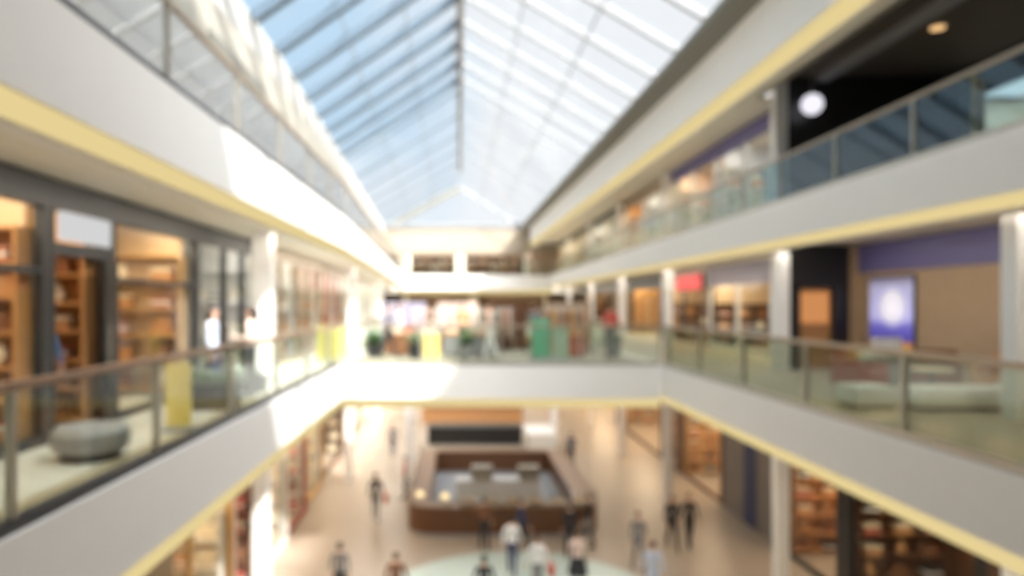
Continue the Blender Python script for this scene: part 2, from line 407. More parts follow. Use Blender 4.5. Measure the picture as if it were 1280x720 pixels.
def place_good(kind, m, adj, where, loc, rz, group, s=1.0):
    label = f'{adj} {NAMES[kind]} {where}'
    key = (kind, m, s)
    if key not in PROTO:
        o = MK[kind](m, label, s); o.location = loc; o.rotation_euler.z = rz; PROTO[key] = o; tag(o, None, None, group)
        return o
    return dup(PROTO[key], loc, rz, label, group)

# frame of a wall: returns function local(x,y,z)->world and rz.  local x along the wall, +y into the shop
class Fr:
    def __init__(s, side, X, y0, y1, z):
        s.side = side; s.z = z; s.w = y1-y0; s.y1 = y1; s.used = .12; s.depth = 2.2
        if side == 'L':
            ym = (y0+y1)/2; X = X+lx(ym); s.X = X; s.o = Vector((X, y0, z)); s.rz = PI/2
        elif side == 'R': s.X = X; s.o = Vector((X, y1, z)); s.rz = -PI/2
        else: s.X = X; s.o = Vector((y0, X, z)); s.rz = 0       # end wall: y0,y1 are x-range, X is y
        s.m = Matrix.Rotation(s.rz, 3, 'Z')
    def p(s, x, y, z=0):
        return s.o + s.m @ Vector((x, y, z))

def shelf_unit(fr, x0, x1, y, hgt, n, where, body='oak', back=None, goods=(), per=4, gs=1.0, depth=.38, group=None):
    if fr.side in 'LR':              # stands against the far partition of the shop, facing the viewer's end of the hall
        wd = min(x1-x0, fr.depth-.2-fr.used); a = fr.X + (fr.used if fr.side == 'R' else -fr.used-wd)
        fr.used += wd+.1
        fr = Fr('E', fr.y1-.07-depth, a, a+wd, fr.z); x0, x1, y = 0, wd, 0
        per = max(1, min(per, int(wd/(.44*gs))))
    w = x1-x0
    gs = min(gs, (hgt-.16)/n*.9/.41, 1.18)
    t = thing('display_shelves', f'{ {"oak":"warm oak","walnut":"dark walnut","honey":"honey-coloured","palew":"pale","lgrey":"light grey","dark":"charcoal"}[body]} display shelves {where}', 'shelves', fr.p(x0, y, 0), fr.rz)
    for xx in (0, w-.04): obj('side_panel', B(xx, xx+.04, 0, depth, 0, hgt), body, t)
    obj('back_panel', B(.04, w-.04, depth-.02, depth, 0, hgt), back or body, t)
    lv = [.12 + i*(hgt-.16)/n for i in range(n+1)]
    for z in lv: obj('shelf', B(.04, w-.04, 0, depth-.02, z, z+.035), body, t)
    k = 0
    for li, z in enumerate(lv[:-1]):
        for i in range(per):
            if not goods: break
            kind, m, adj = goods[(i*3+li*2+k) % len(goods)]
            xx = x0 + w*(i+.5)/per + random.uniform(-.04, .04)
            place_good(kind, m, adj, where, fr.p(xx, y+depth*.45, z+.036), fr.rz, f'goods {where}', gs)
    return t

def shopfront(side, X, y0, y1, z, H, label, posts, pw=.10, header=(None), hm='dark', fm='dark', transom=None, door=None, glass='shop_glass', base=.12, sign=None):
    """posts: list of local x positions; header=(z0,z1); door=(x0,x1) opening without glass"""
    fr = Fr(side, X, y0, y1, z); w = fr.w
    t = thing('shopfront', label, 'shopfront', fr.o, fr.rz)
    z0, z1 = header if header else (H, H)
    if header: obj('header', B(.004, w-.004, -.06, .09, z0, z1), hm, t)
    xs = sorted(posts)
    for p in xs: obj('post', B(max(.004, p-pw/2), min(w-.004, p+pw/2), -.04, .08, 0, z0), fm, t)
    ed = [0]+[p for p in xs if .05 < p < w-.05]+[w]
    for a, b in zip(ed, ed[1:]):
        mid = (a+b)/2
        if b-a < pw+.05: continue
        if door and door[0] <= mid <= door[1]:
            if transom: obj('transom', B(a+pw/2, b-pw/2, -.03, .06, transom, transom+.16), fm, t)
            continue
        obj('pane', B(a+pw/2, b-pw/2, .0, .015, base, z0), glass, t)
        if base > 0: obj('plinth', B(a+pw/2, b-pw/2, -.03, .06, 0, base), fm, t)
        if transom: obj('transom', B(a+pw/2, b-pw/2, -.02, .05, transom, transom+.08), fm, t)
    if sign:
        sx0, sx1, sz0, sz1, sm = sign
        obj('sign_board', B(sx0, sx1, -.10, -.04, sz0, sz1), sm, t, label='lit sign board' if sm == 'signw' else None)
    return fr, t

def light_panel(fr, x0, x1, y0, y1, z, label, m='panel'):
    t = thing('ceiling_light', label, 'ceiling light', fr.p((x0+x1)/2, (y0+y1)/2, z), fr.rz)
    w, d = (x1-x0)/2, (y1-y0)/2
    obj('frame', B(-w-.04, w+.04, -d-.04, d+.04, .0, .05), 'lgrey', t)
    obj('diffuser', B(-w, w, -d, d, -.02, 0), m, t)

def room(fr, depth, H, wallm, parts=(0, 1)):
    """shop room: back wall and partitions"""
    w = fr.w; fr.depth = depth
    obj('wall_shop', B(0, w, depth, depth+.1, 0, H-.01), wallm, kind=S, loc=fr.o, rz=fr.rz)
    for p in parts:
        x = p*w
        obj('wall_partition', B(x-.05 if p else 0, x if p else .05, .25, depth-.01, 0, H-.01), wallm, kind=S, loc=fr.o, rz=fr.rz)

def mannequin(loc, rz, top, bottom, label):
    t = thing('mannequin', label, 'mannequin', loc, rz)
    obj('stand', MB().lathe([(.16, 0), (.16, .02), (.02, .03), (.02, .5)], n=16), 'lgrey', t)
    obj('skirt', MB().lathe([(.24, .45), (.2, .8), (.14, 1.02)], n=16), bottom, t)
    obj('bodice', MB().lathe([(.14, 1.0), (.17, 1.15), (.19, 1.35), (.12, 1.46), (.05, 1.5)], n=16), top, t)
    obj('head', MB().lathe([(.04, 1.48), (.05, 1.54), (.085, 1.62), (.09, 1.69), (.06, 1.77), (.02, 1.79)], n=16), 'whitec', t)

# ---- lower left gallery (z=F1) storefront plane x=-5.0
HS1 = F2-.85-F1              # clear height 3.24
WARM = [('bag', 'brownl', 'dark brown'), ('box', 'tanl', 'tan'), ('bag', 'tanl', 'tan'), ('jar', 'creamc', 'cream'), ('folded', 'redbrown', 'rust and white')]
H0, H1_ = 2.86, 3.22
fr, t = shopfront('L', -5.0, 5.6, 8.75, F1, HS1, 'dark-framed shop window with brown shelving at the left edge of the picture', [0, 3.05], .16, (H0, H1_), transom=2.05)
room(fr, 2.45, HS1, 'beige'); light_panel(fr, .4, 2.8, .2, .7, 3.12, 'long warm ceiling light in the shop at the left edge')
shelf_unit(fr, .3, 2.8, 1.2, 2.6, 6, 'in the shop window at the left edge', 'oak', 'oak', WARM, 5, 1.15)
fr, t = shopfront('L', -5.0, 8.75, 10.25, F1, HS1, 'open shop doorway under a white sign board, left gallery', [0, 1.42], .16, (H0, H1_), transom=2.30, door=(0, 1.5), sign=(.12, 1.35, 2.48, 2.84, 'signw'))
room(fr, 2.45, HS1, 'honey', (1,)); light_panel(fr, .2, 1.2, .2, .7, 3.12, 'warm ceiling light just inside the open shop doorway')
shelf_unit(fr, .08, .95, 1.25, 2.5, 6, 'inside the open doorway on the left gallery', 'oak', 'oak', WARM, 2, 1.1)
dl = thing('door_leaf', 'tall black door leaf folded back beside the open shop doorway', 'door', fr.p(1.02, -.12, 0), fr.rz)
obj('panel', B(0, .40, -.06, 0, .02, 2.28), 'black', dl)
obj('handle', MB().tube([(.06, -.10, .9), (.06, -.10, 1.4)], .015), 'steel', dl)
fr, t = shopfront('L', -5.0, 10.25, 13.65, F1, HS1, 'wide shop window of tan bags and baskets between dark posts, left gallery', [0.06, 3.34], .16, (H0, H1_), transom=2.0, fm='dark')
room(fr, 2.45, HS1, 'beige'); light_panel(fr, .4, 3.0, .2, .7, 3.12, 'long warm ceiling light over the bag display')
shelf_unit(fr, .9, 2.45, 1.2, 2.6, 5, 'behind the wide window of bags', 'honey', 'beige', WARM, 5, 1.3)
shelf_unit(fr, .15, .75, 1.2, 2.2, 4, 'in pale finish beside the bag display', 'palew', 'palew', [('box', 'whitec', 'white')], 1, 1.1)
fr, t = shopfront('L', -5.0, 13.65, 17.9, F1, HS1, 'grey-green glazed shopfront beside the white column, left gallery', [0.06, 1.6, 2.9, 4.2], .12, (H0, H1_), fm='dark')
room(fr, 2.45, HS1, 'lgrey'); light_panel(fr, .4, 3.8, .2, .7, 3.12, 'neutral ceiling light behind the grey-green shopfront', 'panelw')
shelf_unit(fr, .3, 3.9, 1.5, 2.5, 3, 'behind the grey-green shopfront', 'lgrey', 'lgrey', [('folded', 'greyc', 'grey and white'), ('box', 'whitec', 'white')], 5, 1.2)
far = [  # y0,y1,wall,frame,post list, what, header mat
    (17.9, 22.3, 'palew', 'bronze', 'pale glazed shopfront just past the white column, left gallery', 'whitec', 'lgrey'),
    (22.3, 26.5, 'pink', 'bronze', 'blush-walled shopfront with brown posts, left gallery', 'tanl', 'palew'),
    (26.5, 31.0, 'pink', 'redbrown', 'peach shopfront with a red-brown post, left gallery', 'creamc', 'palew'),
    (31.0, 37.0, 'palew', 'bronze', 'cream shopfront halfway down the left gallery', 'pink', 'lgrey'),
    (37.0, 45.0, 'palew', 'lgrey', 'white shopfront far down the left gallery', 'whitec', 'palew'),
    (45.0, 58.0, 'palew', 'lgrey', 'last pale shopfront of the left gallery', 'whitec', 'palew')]
for i, (a, b, wm, fm, lab, mm, sb) in enumerate(far):
    fr, t = shopfront('L', -5.0, a, b, F1, HS1, lab, [.06, (b-a)*.5, b-a-.06], .14, (2.9, 3.22), fm=fm, hm='bronze')
    room(fr, 2.45, HS1, wm); light_panel(fr, .4, b-a-.4, .2, .7, 3.12, 'neutral ceiling light inside the '+lab.split(',')[0], 'panelw')
    wh = 'behind the '+lab.split(',')[0]
    if i < 4: shelf_unit(fr, .3, (b-a)*.48, 1.4, 2.2, 3, wh, sb, sb, [('folded', 'redbrown', 'rust and white'), ('box', mm, 'light'), ('bag', 'tanl', 'tan')], 3, 1.2)
    if i < 3:
        mannequin(fr.p((b-a)*.68, .7, 0), fr.rz+PI, mm, 'whitec', 'mannequin in a light dress '+wh)
# upper left gallery: only the top strip of its shops can be seen
for a, b, wm, lab in ((2, 9, 'palew', 'white shopfront above the left gallery, nearest the viewer'), (9, 15, 'palew', 'white shopfront on the upper left gallery behind glass'), (15, 24, 'palew', 'pale shopfront on the upper left gallery under the long beam'), (24, 38, 'palew', 'pale shopfront far down the upper left gallery'), (38, 60, 'palew', 'last pale shopfront of the upper left gallery')):
    fr, t = shopfront('L', -6.2, a+.02, b-.02, F2, 2.9, lab, [.06, (b-a)*.33, (b-a)*.66, b-a-.06], .14, (2.3, 2.78), fm='gutter', hm='palew')
    room(fr, 2.4, 2.85, wm); light_panel(fr, .4, b-a-.4, .15, .6, 2.75, 'neutral ceiling light inside the '+lab.split(',')[0], 'panelw')
for a, b, w in ((10.4, 12.9, 'nearest the viewer'), (13.7, 17.6, 'midway along the left beam')):
    obj('ceiling_slot', B(-4.81, -4.77, a, b, E+5.04, E+5.28), 'gutter', kind=S, label='dark slot in the roof beam '+w)

# ---- lower right gallery
Hr = F2-.9-F1
fr, t = shopfront('R', 10.25, 13.0, 18.45, F1, Hr, 'tan-panelled shopfront with a violet header on the right gallery', [0.07, 5.3], .2, (2.48, 3.2), fm='tan', hm='purple', base=2.46)
room(fr, 3.2, Hr, 'tan'); light_panel(fr, .6, 4.8, .2, .8, 2.85, 'warm ceiling light behind the violet header')
ps = thing('lit_poster', 'tall lit poster, white figure on blue over an orange foot, on the tan wall', 'poster', (10.17, 17.9, F1+.42), -PI/2)
obj('frame', B(0, 1.8, 0, .04, 0, 1.95), 'dark', ps)
obj('print', B(.06, 1.74, -.02, 0, .05, 1.9), 'poster', ps)
fr2, t = shopfront('R', 10.25, 6.5, 13.0, F1, Hr, 'brown shopfront with a violet header at the right edge', [0.07, 3.2, 6.4], .2, (2.48, 3.2), fm='tan', hm='purple', base=2.46)
room(fr2, 3.2, Hr, 'tan'); light_panel(fr2, .6, 5.8, .2, .8, 2.85, 'warm ceiling light in the brown shop at the right edge')
# dark portal facing the viewer at y=18.5
pt = thing('shop_portal', 'black portal around an orange-lit doorway, right gallery', 'doorway', (8.42, 18.45, F1))
obj('jamb', B(0, .3, 0, .3, 0, 2.1), 'black', pt); obj('jamb', B(1.18, 1.55, 0, .3, 0, 2.1), 'black', pt); obj('lintel', B(0, 1.55, 0, .3, 2.1, 3.2), 'black', pt)
obj('door', B(.3, 1.18, .2, .26, 0, 2.1), 'oak', pt)
obj('wall_partition', B(9.98, 10.18, 18.46, 18.7, F1, F1+3.2), 'tan', kind=S)
obj('glow_panel', B(.4, 1.1, .14, .19, 1.2, 2.0), emit_mat('orange_glow', (1.0, .42, .15), .5), pt, label='glowing orange upper panel')  # orange light of the doorway put in as a glowing panel
spec = [
 (19.0, 23.6, 'beige', 'palew', 'cream-fronted shop between the two white columns, right gallery', 'palew'),
 (23.6, 29.6, 'beige', 'lgrey', 'shop with a grey-violet header and cream window, right gallery', 'greyv'),
 (29.6, 36.4, 'tan', 'dark', 'shop under the red sign with a dark doorway, right gallery', 'palew')]
for i, (a, b, wm, fm, lab, hm) in enumerate(spec):
    fr, t = shopfront('R', 10.25, a, b, F1, Hr, lab, [.06, (b-a)*.5, b-a-.06], .16, (2.42, 3.2), fm=fm, hm=hm)
    room(fr, 2.6, Hr, wm); light_panel(fr, .4, b-a-.4, .2, .8, 2.85, 'warm ceiling light inside the '+lab.split(',')[0])
    shelf_unit(fr, .4, (b-a)*.6, 1.9, 1.7, 3, 'inside the '+lab.split(',')[0], 'walnut', 'walnut', WARM, 3, 1.2)
sg = thing('sign', 'red rectangular shop sign on the right gallery', 'sign', (10.0, 33.2, F1+2.30), -PI/2)
obj('face', B(0, 3.4, -.03, .0, 0, .66), 'red', sg); obj('casing', B(-.03, 3.43, 0, .1, -.03, .69), 'dark', sg)
fr, t = shopfront('R', 10.25, 36.4, 43.4, F1, Hr, 'golden lit shopfront with a dark edge, right gallery far side', [0.2, 6.8], .5, (2.5, 3.2), fm='walnut', hm='dark', base=0)
room(fr, 1.6, Hr, 'honey'); light_panel(fr, .4, 6.4, .2, .8, 2.85, 'strong warm ceiling light in the golden shopfront')
shelf_unit(fr, .8, 6.2, 1.1, 2.2, 4, 'in the golden lit shopfront', 'honey', 'honey', [('box', 'tanl', 'tan'), ('jar', 'creamc', 'cream')], 5, 1.3)
fr, t = shopfront('R', 10.25, 43.4, 60, F1, Hr, 'brown shopfront at the far end of the right gallery', [0.2, 5.5, 11, 16.4], .3, (2.5, 3.2), fm='dark', hm='grey')
room(fr, 2.6, Hr, 'tan'); light_panel(fr, .4, 16, .2, .8, 2.85, 'warm ceiling light in the far brown shopfront')
shelf_unit(fr, 1, 15, 1.9, 2.0, 3, 'in the brown shopfront at the far end', 'walnut', 'walnut', WARM, 8, 1.6)

# ---- upper right gallery
fr, t = shopfront('R', 12.9, 6, 18.49, F2, 3.4, 'black recessed shopfront on the upper right gallery', [0.1, 4, 8, 12.4], .3, (2.8, 3.44), fm='black', hm='black', base=.2)
obj('wall_shop', B(0, 12.5, 1.8, 1.9, 0, 3.4), 'brownl', kind=S, loc=fr.o, rz=fr.rz)
obj('wall_dark', B(8.35, 12.9, 18.5, 18.6, F2, E+5.85), 'black', kind=S)
gl = thing('globe_lamp', 'white glass globe lamp against the black wall, upper right gallery', 'lamp', (8.85, 18.1, E+5.02))
obj('globe', MB().lathe([(.02, -.26)]+[(.26*math.sin(a*PI/12), -.26*math.cos(a*PI/12)) for a in range(1, 12)]+[(.02, .26)], n=24), emit_mat('globe_glow', (.92, .90, 1.0), .85), gl)
obj('stem', MB().tube([(0, 0, .25), (0, 0, .83)], .015), 'steel', gl)
obj('ceiling_beam', B(9.15, 9.45, 2, 18.5, E+5.70, E+5.85), 'grey', kind=S)
d = thing('downlight', 'round amber downlight in the dark ceiling of the upper right gallery', 'ceiling light', (10.05, 15.15, E+5.85))
obj('ring', MB().lathe([(.17, -.03), (.17, 0)], n=24), 'steel', d); obj('lens', MB().lathe([(.14, -.06), (.14, -.03)], n=24), emit_mat('amber_glow', (1.0, .62, .28), .9), d)
bn = thing('banner', 'amber banner on a stand behind the blue-tinted balustrade', 'banner', (8.1, 11.25, F2), .5)
obj('cloth', B(-.16, .16, -.02, .02, .15, 1.15), 'orange', bn); obj('foot', MB().lathe([(.2, 0), (.2, .03), (.03, .05), (.03, .15)], n=16), 'dark', bn)
up = [(18.7, 23.6, 'lgrey', 'grey-blue glazed shopfront by the column, upper right gallery', 'purple', 'lgrey', 'panelw'),
      (23.6, 28.3, 'pink', 'peach-lit shopfront under a violet strip, upper right gallery', 'purple', 'palew', 'panel'),
      (28.3, 33.0, 'palew', 'pale blue and white shopfront, upper right gallery', 'bronze', 'palew', 'panelw'),
      (33.0, 37.0, 'oak', 'shopfront with an orange-brown panel, upper right gallery', 'bronze', 'oak', 'panel'),
      (37.0, 46.0, 'palew', 'cream shopfront far down the upper right gallery', 'gutter', 'cream', 'panelw'),
      (46.0, 60.0, 'palew', 'last cream shopfront of the upper right gallery', 'gutter', 'cream', 'panel')]
for a, b, wm, lab, hm, fm, pm in up:
    fr, t = shopfront('R', 8.4, a, b, F2, 2.85, lab, [.06, (b-a)*.5, b-a-.06], .14, (2.35, 2.8), fm=fm, hm=hm)
    room(fr, 2.4, 2.8, wm); light_panel(fr, .4, b-a-.4, .15, .6, 2.72, 'ceiling light inside the '+lab.split(',')[0], pm)
    shelf_unit(fr, .3, (b-a)*.7, 1.5, 2.0, 3, 'inside the '+lab.split(',')[0], 'palew', 'palew', [('folded', 'pblue', 'pale blue and white'), ('box', 'tanl', 'tan'), ('jar', 'leafp', 'sage')], 4, 1.3)

# ---- far end
for z, lab, ws in ((F1, 'lower', ((-4.9, 1.2), (1.2, 7.6))), (F2, 'upper', ((-4.7, 0.0), (0.0, 5.9)))):
    for (a, b), s2 in zip(ws, ('left', 'right')):
        H = 2.45 if z == F1 else 1.85
        fr, t = shopfront('E', YEND, a+.02, b-.02, z, H, f'brown shopfront closing the {lab} gallery at the far end, {s2} half', [.15, b-a-.15], .3 if z == F1 else .5, (H, H+(.4 if z == F1 else .24)), fm='cream', hm='bronze', base=.2)
        room(fr, 3, H+.4, 'tan' if z == F1 else 'walnut'); light_panel(fr, .6, b-a-.6, .2, .6, H+.17, f'warm ceiling light in the {lab} far-end shop, {s2} half')
        shelf_unit(fr, .6, b-a-.6, 2.3, 1.9, 3, f'in the {lab} far-end shop, {s2} half', 'walnut', 'walnut', WARM, 5, 1.6)
for a, b, s2 in ((-7, -1, 'left'), (-1, 5, 'middle'), (5, 10, 'right')):
    fr, t = shopfront('E', YEND, a, b, 0, 4.3, f'tall ground-floor shopfront at the far end, {s2} part', [.15, b-a-.15], .3, (3.9, 4.6), fm='cream', hm='bronze', base=.2)
    room(fr, 3, 4.6, 'beige'); light_panel(fr, .6, b-a-.6, .6, 1.6, 4.3, f'warm ceiling light in the far ground-floor shop, {s2} part')

# ---- ground floor left, plane x=-5.5
HG = F1-.96
gleft = [(14.5, 17.3, 'beige', 'honey', 'honey', 'warm cream shopfront at the bottom left, ground floor'),
         (17.3, 19.7, 'redbrown', 'pink', 'honey', 'shop window of dark red goods, ground floor left'),
         (19.7, 23.1, 'pink', 'palew', 'cream', 'blush and white shopfront, ground floor left'),
         (23.1, 26.6, 'pink', 'redbrown', 'cream', 'shopfront with a tall red-brown pier, ground floor left'),
         (26.6, 30.4, 'cream', 'honey', 'cream', 'cream shopfront past the red-brown pier, ground floor left'),
         (30.4, 37.0, 'oak', 'walnut', 'walnut', 'brown timber shopfront, ground floor left'),
         (37.0, 46.0, 'palew', 'walnut', 'palew', 'pale shopfront with a dark brown pier, ground floor left'),
         (46.0, 60.0, 'palew', 'palew', 'palew', 'last pale shopfront, ground floor left')]
for i, (a, b, wm, fm, hm, lab) in enumerate(gleft):
    fr, t = shopfront('L', -5.5, a, b, 0, HG, lab, [.2, b-a-.06], .45 if fm in ('redbrown', 'walnut') else .2, (3.6, HG-.01), fm=fm, hm=hm, base=.25)
    room(fr, 2.4, HG, wm); light_panel(fr, .4, b-a-.4, .5, 1.3, 3.8, 'warm ceiling light inside the '+lab.split(',')[0])
    if i < 6:
        shelf_unit(fr, .4, b-a-.5, 1.4, 2.8, 4, 'inside the '+lab.split(',')[0], 'walnut' if i in (1, 5) else 'palew', 'redbrown' if i == 1 else None,
                   [('folded', 'redc', 'red and white'), ('box', 'redbrown', 'rust'), ('bag', 'brownl', 'dark brown')] if i in (1, 3) else [('box', 'creamc', 'cream'), ('folded', 'tanl', 'tan and white')], 3, 1.4)
# ---- ground floor right, plane x=10
HGr = F1-.83
DARKG = [('bag', 'brownl', 'dark brown'), ('box', 'redbrown', 'rust'), ('jar', 'tanl', 'tan'), ('folded', 'blackc', 'black and white'), ('box', 'tanl', 'tan')]
gr = [(9.0, 13.6, 'tan', 'walnut', 'walnut', 'dark brown shop at the bottom right corner, ground floor', .3),
      (13.6, 18.7, 'walnut', 'black', 'walnut', 'dim brown shop full of goods, ground floor right', .4),
      (18.7, 22.3, 'oak', 'black', 'walnut', 'shop of amber-lit wooden shelves beside the white column, ground floor right', .45),
      (27.3, 32.6, 'honey', 'walnut', 'honey', 'golden lit shop with a counter, ground floor right', .25),
      (32.6, 35.6, 'oak', 'walnut', 'walnut', 'shopfront with a broad dark pier, ground floor right', .9),
      (35.6, 46.0, 'honey', 'walnut', 'honey', 'golden shop past the dark pier, ground floor right', .3),
      (46.0, 60.0, 'honey', 'palew', 'palew', 'last amber shop, ground floor right', .3)]
for i, (a, b, wm, fm, hm, lab, pw) in enumerate(gr):
    fr, t = shopfront('R', 10.0, a, b, 0, HGr, lab, [.15, b-a-.15], pw, (4.0, HGr-.02), fm=fm, hm=hm, base=.15)
    room(fr, 2.6, HGr, wm); light_panel(fr, .4, b-a-.4, .6, 1.1 if i < 2 else 1.5, 4.1, 'warm ceiling light inside the '+lab.split(',')[0])
    if i < 6: shelf_unit(fr, .3, b-a-.3, 1.3, 3.4, 6, 'inside the '+lab.split(',')[0], 'oak' if i in (2, ) else ('honey' if i > 2 else 'walnut'), None, DARKG, 5, 1.4)
# taupe shuttered unit
fr = Fr('R', 10.0, 22.3, 27.3, 0)
t = thing('roller_shutter', 'closed taupe shutter with a navy strip between two lit shops, ground floor right', 'shutter', fr.o, fr.rz)
obj('curtain', B(0, 2.0, 0, .08, 0, 4.0), 'shutter', t); obj('curtain', B(3.0, 5.0, 0, .08, 0, 4.0), 'shutter', t)
obj('centre_panel', B(2.0, 3.0, -.03, .08, 0, 4.0), 'navy', t, label='navy middle strip')
obj('header', B(0, 5.0, -.05, .1, 4.0, HGr), 'bronze', t)
for i in range(1, 14):
    if i % 2: obj('slat_rib', B(0, 2.0, -.02, 0, i*.28, i*.28+.03), 'shutter', t)

# ------------------------------------------------------------------ kiosk on the ground floor
kx0, kx1, ky0, ky1 = -1.75, 4.65, 23.6, 33.2
kk = thing('cafe_kiosk', 'large walnut cafe counter island in the middle of the ground floor', 'kiosk', ((kx0+kx1)/2, (ky0+ky1)/2, 0))
W, D = (kx1-kx0)/2, (ky1-ky0)/2
def ring(z0, z1, o, i, r=.9):
    """four-sided counter ring with rounded corners: outer offset o, inner inset i"""
    mb = MB()
    def loop(off, rr):
        pts = []
        for cx, cy, a0 in ((W-rr, D-rr, 0), (-W+rr, D-rr, 90), (-W+rr, -D+rr, 180), (W-rr, -D+rr, 270)):
            for k in range(7):
                a = math.radians(a0+k*15); pts.append((cx+(rr+off)*math.cos(a), cy+(rr+off)*math.sin(a)))
        return pts
    A, Bp = loop(o, r), loop(-i, r); n = len(A)
    v = [[mb.bm.verts.new((x, y, z)) for x, y in L] for L, z in ((A, z0), (A, z1), (Bp, z1), (Bp, z0))]
    for q in range(4):
        a, b = v[q], v[(q+1) % 4]
        for k in range(n): mb.bm.faces.new((a[k], a[(k+1) % n], b[(k+1) % n], b[k]))
    return mb
obj('plinth', ring(0, .12, -.04, .6), 'grey', kk)
obj('counter', ring(.12, .95, 0, .65), 'walnut', kk)
obj('worktop', ring(.95, 1.0, .04, .7), 'walnutl', kk)
obj('glass_screen', ring(1.0, 1.30, .0, .03), 'shop_glass', kk)
obj('interior_floor', B(-W+.7, W-.7, -D+.7, D-.7, 0, .03), 'grey', kk)
obj('work_island', B(-W+1.6, W-1.6, -1.0, -.2, .03, .9), 'lgrey', kk)
for sx in (-1, 1):
    for sy in (-1, 1):
        obj('corner_trim', B(sx*(W-.02)-.03, sx*(W-.02)+.03, sy*(D-1)-.03, sy*(D-1)+.03, 1.0, 1.32), 'bronze', kk)
kc = Vector(((kx0+kx1)/2, (ky0+ky1)/2, 0))
def klamp(x, y, label):
    t = thing('table_lamp', label, 'lamp', kc+Vector((x, y, 1.0)))
    obj('foot', MB().lathe([(.09, 0), (.09, .02), (.015, .03), (.015, .2)], n=16), 'bronze', t)
    obj('lamp_shade', MB().lathe([(.15, .2), (.13, .3), (.08, .36)], n=20), emit_mat('lamp_glow', (1, .75, .4), 1.3), t)
klamp(-1.95, -D+.33, 'glowing table lamp on the front counter of the kiosk')
klamp(-2.8, -D+.6, 'glowing table lamp at the left front corner of the kiosk')
for i in range(6):
    x = -1.2+i*.75
    t = thing('pastry_case', 'small glass pastry case with a warm interior on the kiosk counter', 'display case', kc+Vector((x, -D+.33, 1.0)), 0, 'pastry cases on the kiosk counter')
    obj('base', B(-.28, .28, -.2, .2, 0, .05), 'bronze', t); obj('cover', B(-.27, .27, -.19, .19, .05, .34), 'shop_glass', t)
    obj('tray', B(-.24, .24, -.16, .16, .14, .16), 'tanl', t)
for x, y, s in ((1.2, -.6, 'left'), (-.6, -.6, 'right')):
    t = thing('coffee_machine', f'steel coffee machine on the grey work island, {"right" if x>0 else "left"} one', 'coffee machine', kc+Vector((x, y, .9)))
    obj('body', B(-.4, .4, -.28, .28, .05, .5, bev=.04), 'steel', t); obj('drip_tray', B(-.38, .38, -.38, -.2, .0, .08), 'steel', t)
    for q in (-.2, .2): obj('group_head', MB().lathe([(.04, 0), (.04, .08)], (q, -.33, .28), 12), 'dark', t)
# second, black kiosk
t = thing('display_counter', 'long black display counter behind the walnut kiosk', 'counter', (.8, 39.6, 0))
obj('base', B(-2.5, 2.5, -.5, .5, 0, .1), 'dark', t); obj('body', B(-2.55, 2.55, -.55, .55, .1, .92, bev=.02), 'black', t); obj('top', B(-2.6, 2.6, -.6, .6, .92, .97), 'dark', t)
for x0, x1 in ((-2.4, -.1), (.1, 2.4)): obj('glass_case', B(x0, x1, -.4, .4, .97, 1.2), 'shop_glass', t)
t = thing('display_counter', 'white display counter beside the long black one', 'counter', (4.2, 38.2, 0))
obj('base', B(-.65, .65, -1.4, 1.4, 0, .1), 'grey', t); obj('body', B(-.7, .7, -1.45, 1.45, .1, .95, bev=.02), 'palew', t)
obj('top', B(-.75, .75, -1.5, 1.5, .95, 1.0), 'white', t)
t = thing('display_counter', 'brown wooden stall behind the black counter', 'counter', (.8, 47, 0))
obj('body', B(-3.2, 3.2, -.8, .8, 0, .95, bev=.02), 'tanl', t); obj('top', B(-3.3, 3.3, -.9, .9, .95, 1.02), 'redbrown', t)

# ------------------------------------------------------------------ furniture on the galleries
def bench(label, x0, x1, y0, y1, z, h=.36, m='white'):
    t = thing('bench', label, 'bench', ((x0+x1)/2, (y0+y1)/2, z)); w, d = (x1-x0)/2, (y1-y0)/2
    obj('plinth', B(-w+.06, w-.06, -d+.06, d-.06, 0, .06), 'dark', t); obj('seat', B(-w, w, -d, d, .06, h, bev=.03), m, t)
bench('small white block bench on the right gallery, left of the long one', 6.35, 7.0, 11.5, 12.2, F1)
bench('long white block bench on the right gallery', 7.2, 8.95, 11.3, 11.9, F1)
bench('white block bench at the right edge of the right gallery', 9.05, 9.9, 11.3, 12.2, F1)
t = thing('service_desk', 'grey and white service desk below the lit poster', 'desk', (8.75, 14.8, F1))
obj('body', B(-.45, .45, -.3, .3, 0, .62), 'grey', t); obj('top', B(-.5, .5, -.35, .35, .62, .68), 'white', t); obj('screen', B(-.3, .3, -.05, 0, .72, 1.0), 'lgrey', t); obj('screen_foot', B(-.05, .05, -.04, .02, .68, .75), 'dark', t)
def armchair(label, x, y, rz, m):
    t = thing('armchair', label, 'chair', (x, y, F1), rz)
    obj('seat', B(-.3, .3, -.3, .28, .2, .42, bev=.04), m, t); obj('backrest', B(-.33, .33, .25, .38, .2, .82, bev=.04), m, t)
    for s in (-1, 1): obj('armrest', B(s*.35-.06, s*.35+.06, -.3, .3, .2, .6, bev=.03), m, t)
    for a in (-.27, .27):
        for b in (-.25, .3): obj('leg', MB().tube([(a, b, 0), (a, b, .2)], .02), 'dark', t)
armchair('dark brown armchair by the brown shopfront, right gallery', 9.0, 13.6, -.6, 'brownl')
armchair('red-brown armchair nearer the poster, right gallery', 7.4, 13.3, .5, 'redbrown')
armchair('brown armchair at the right edge of the picture', 9.65, 12.75, -1.2, 'tanl')
t = thing('cafe_table', 'round cream-topped table between the armchairs', 'table', (8.35, 12.75, F1))
obj('top', MB().lathe([(.34, .52), (.34, .56)], n=24), 'creamc', t); obj('pedestal', MB().lathe([(.2, 0), (.2, .02), (.03, .04), (.03, .52)], n=16), 'dark', t)
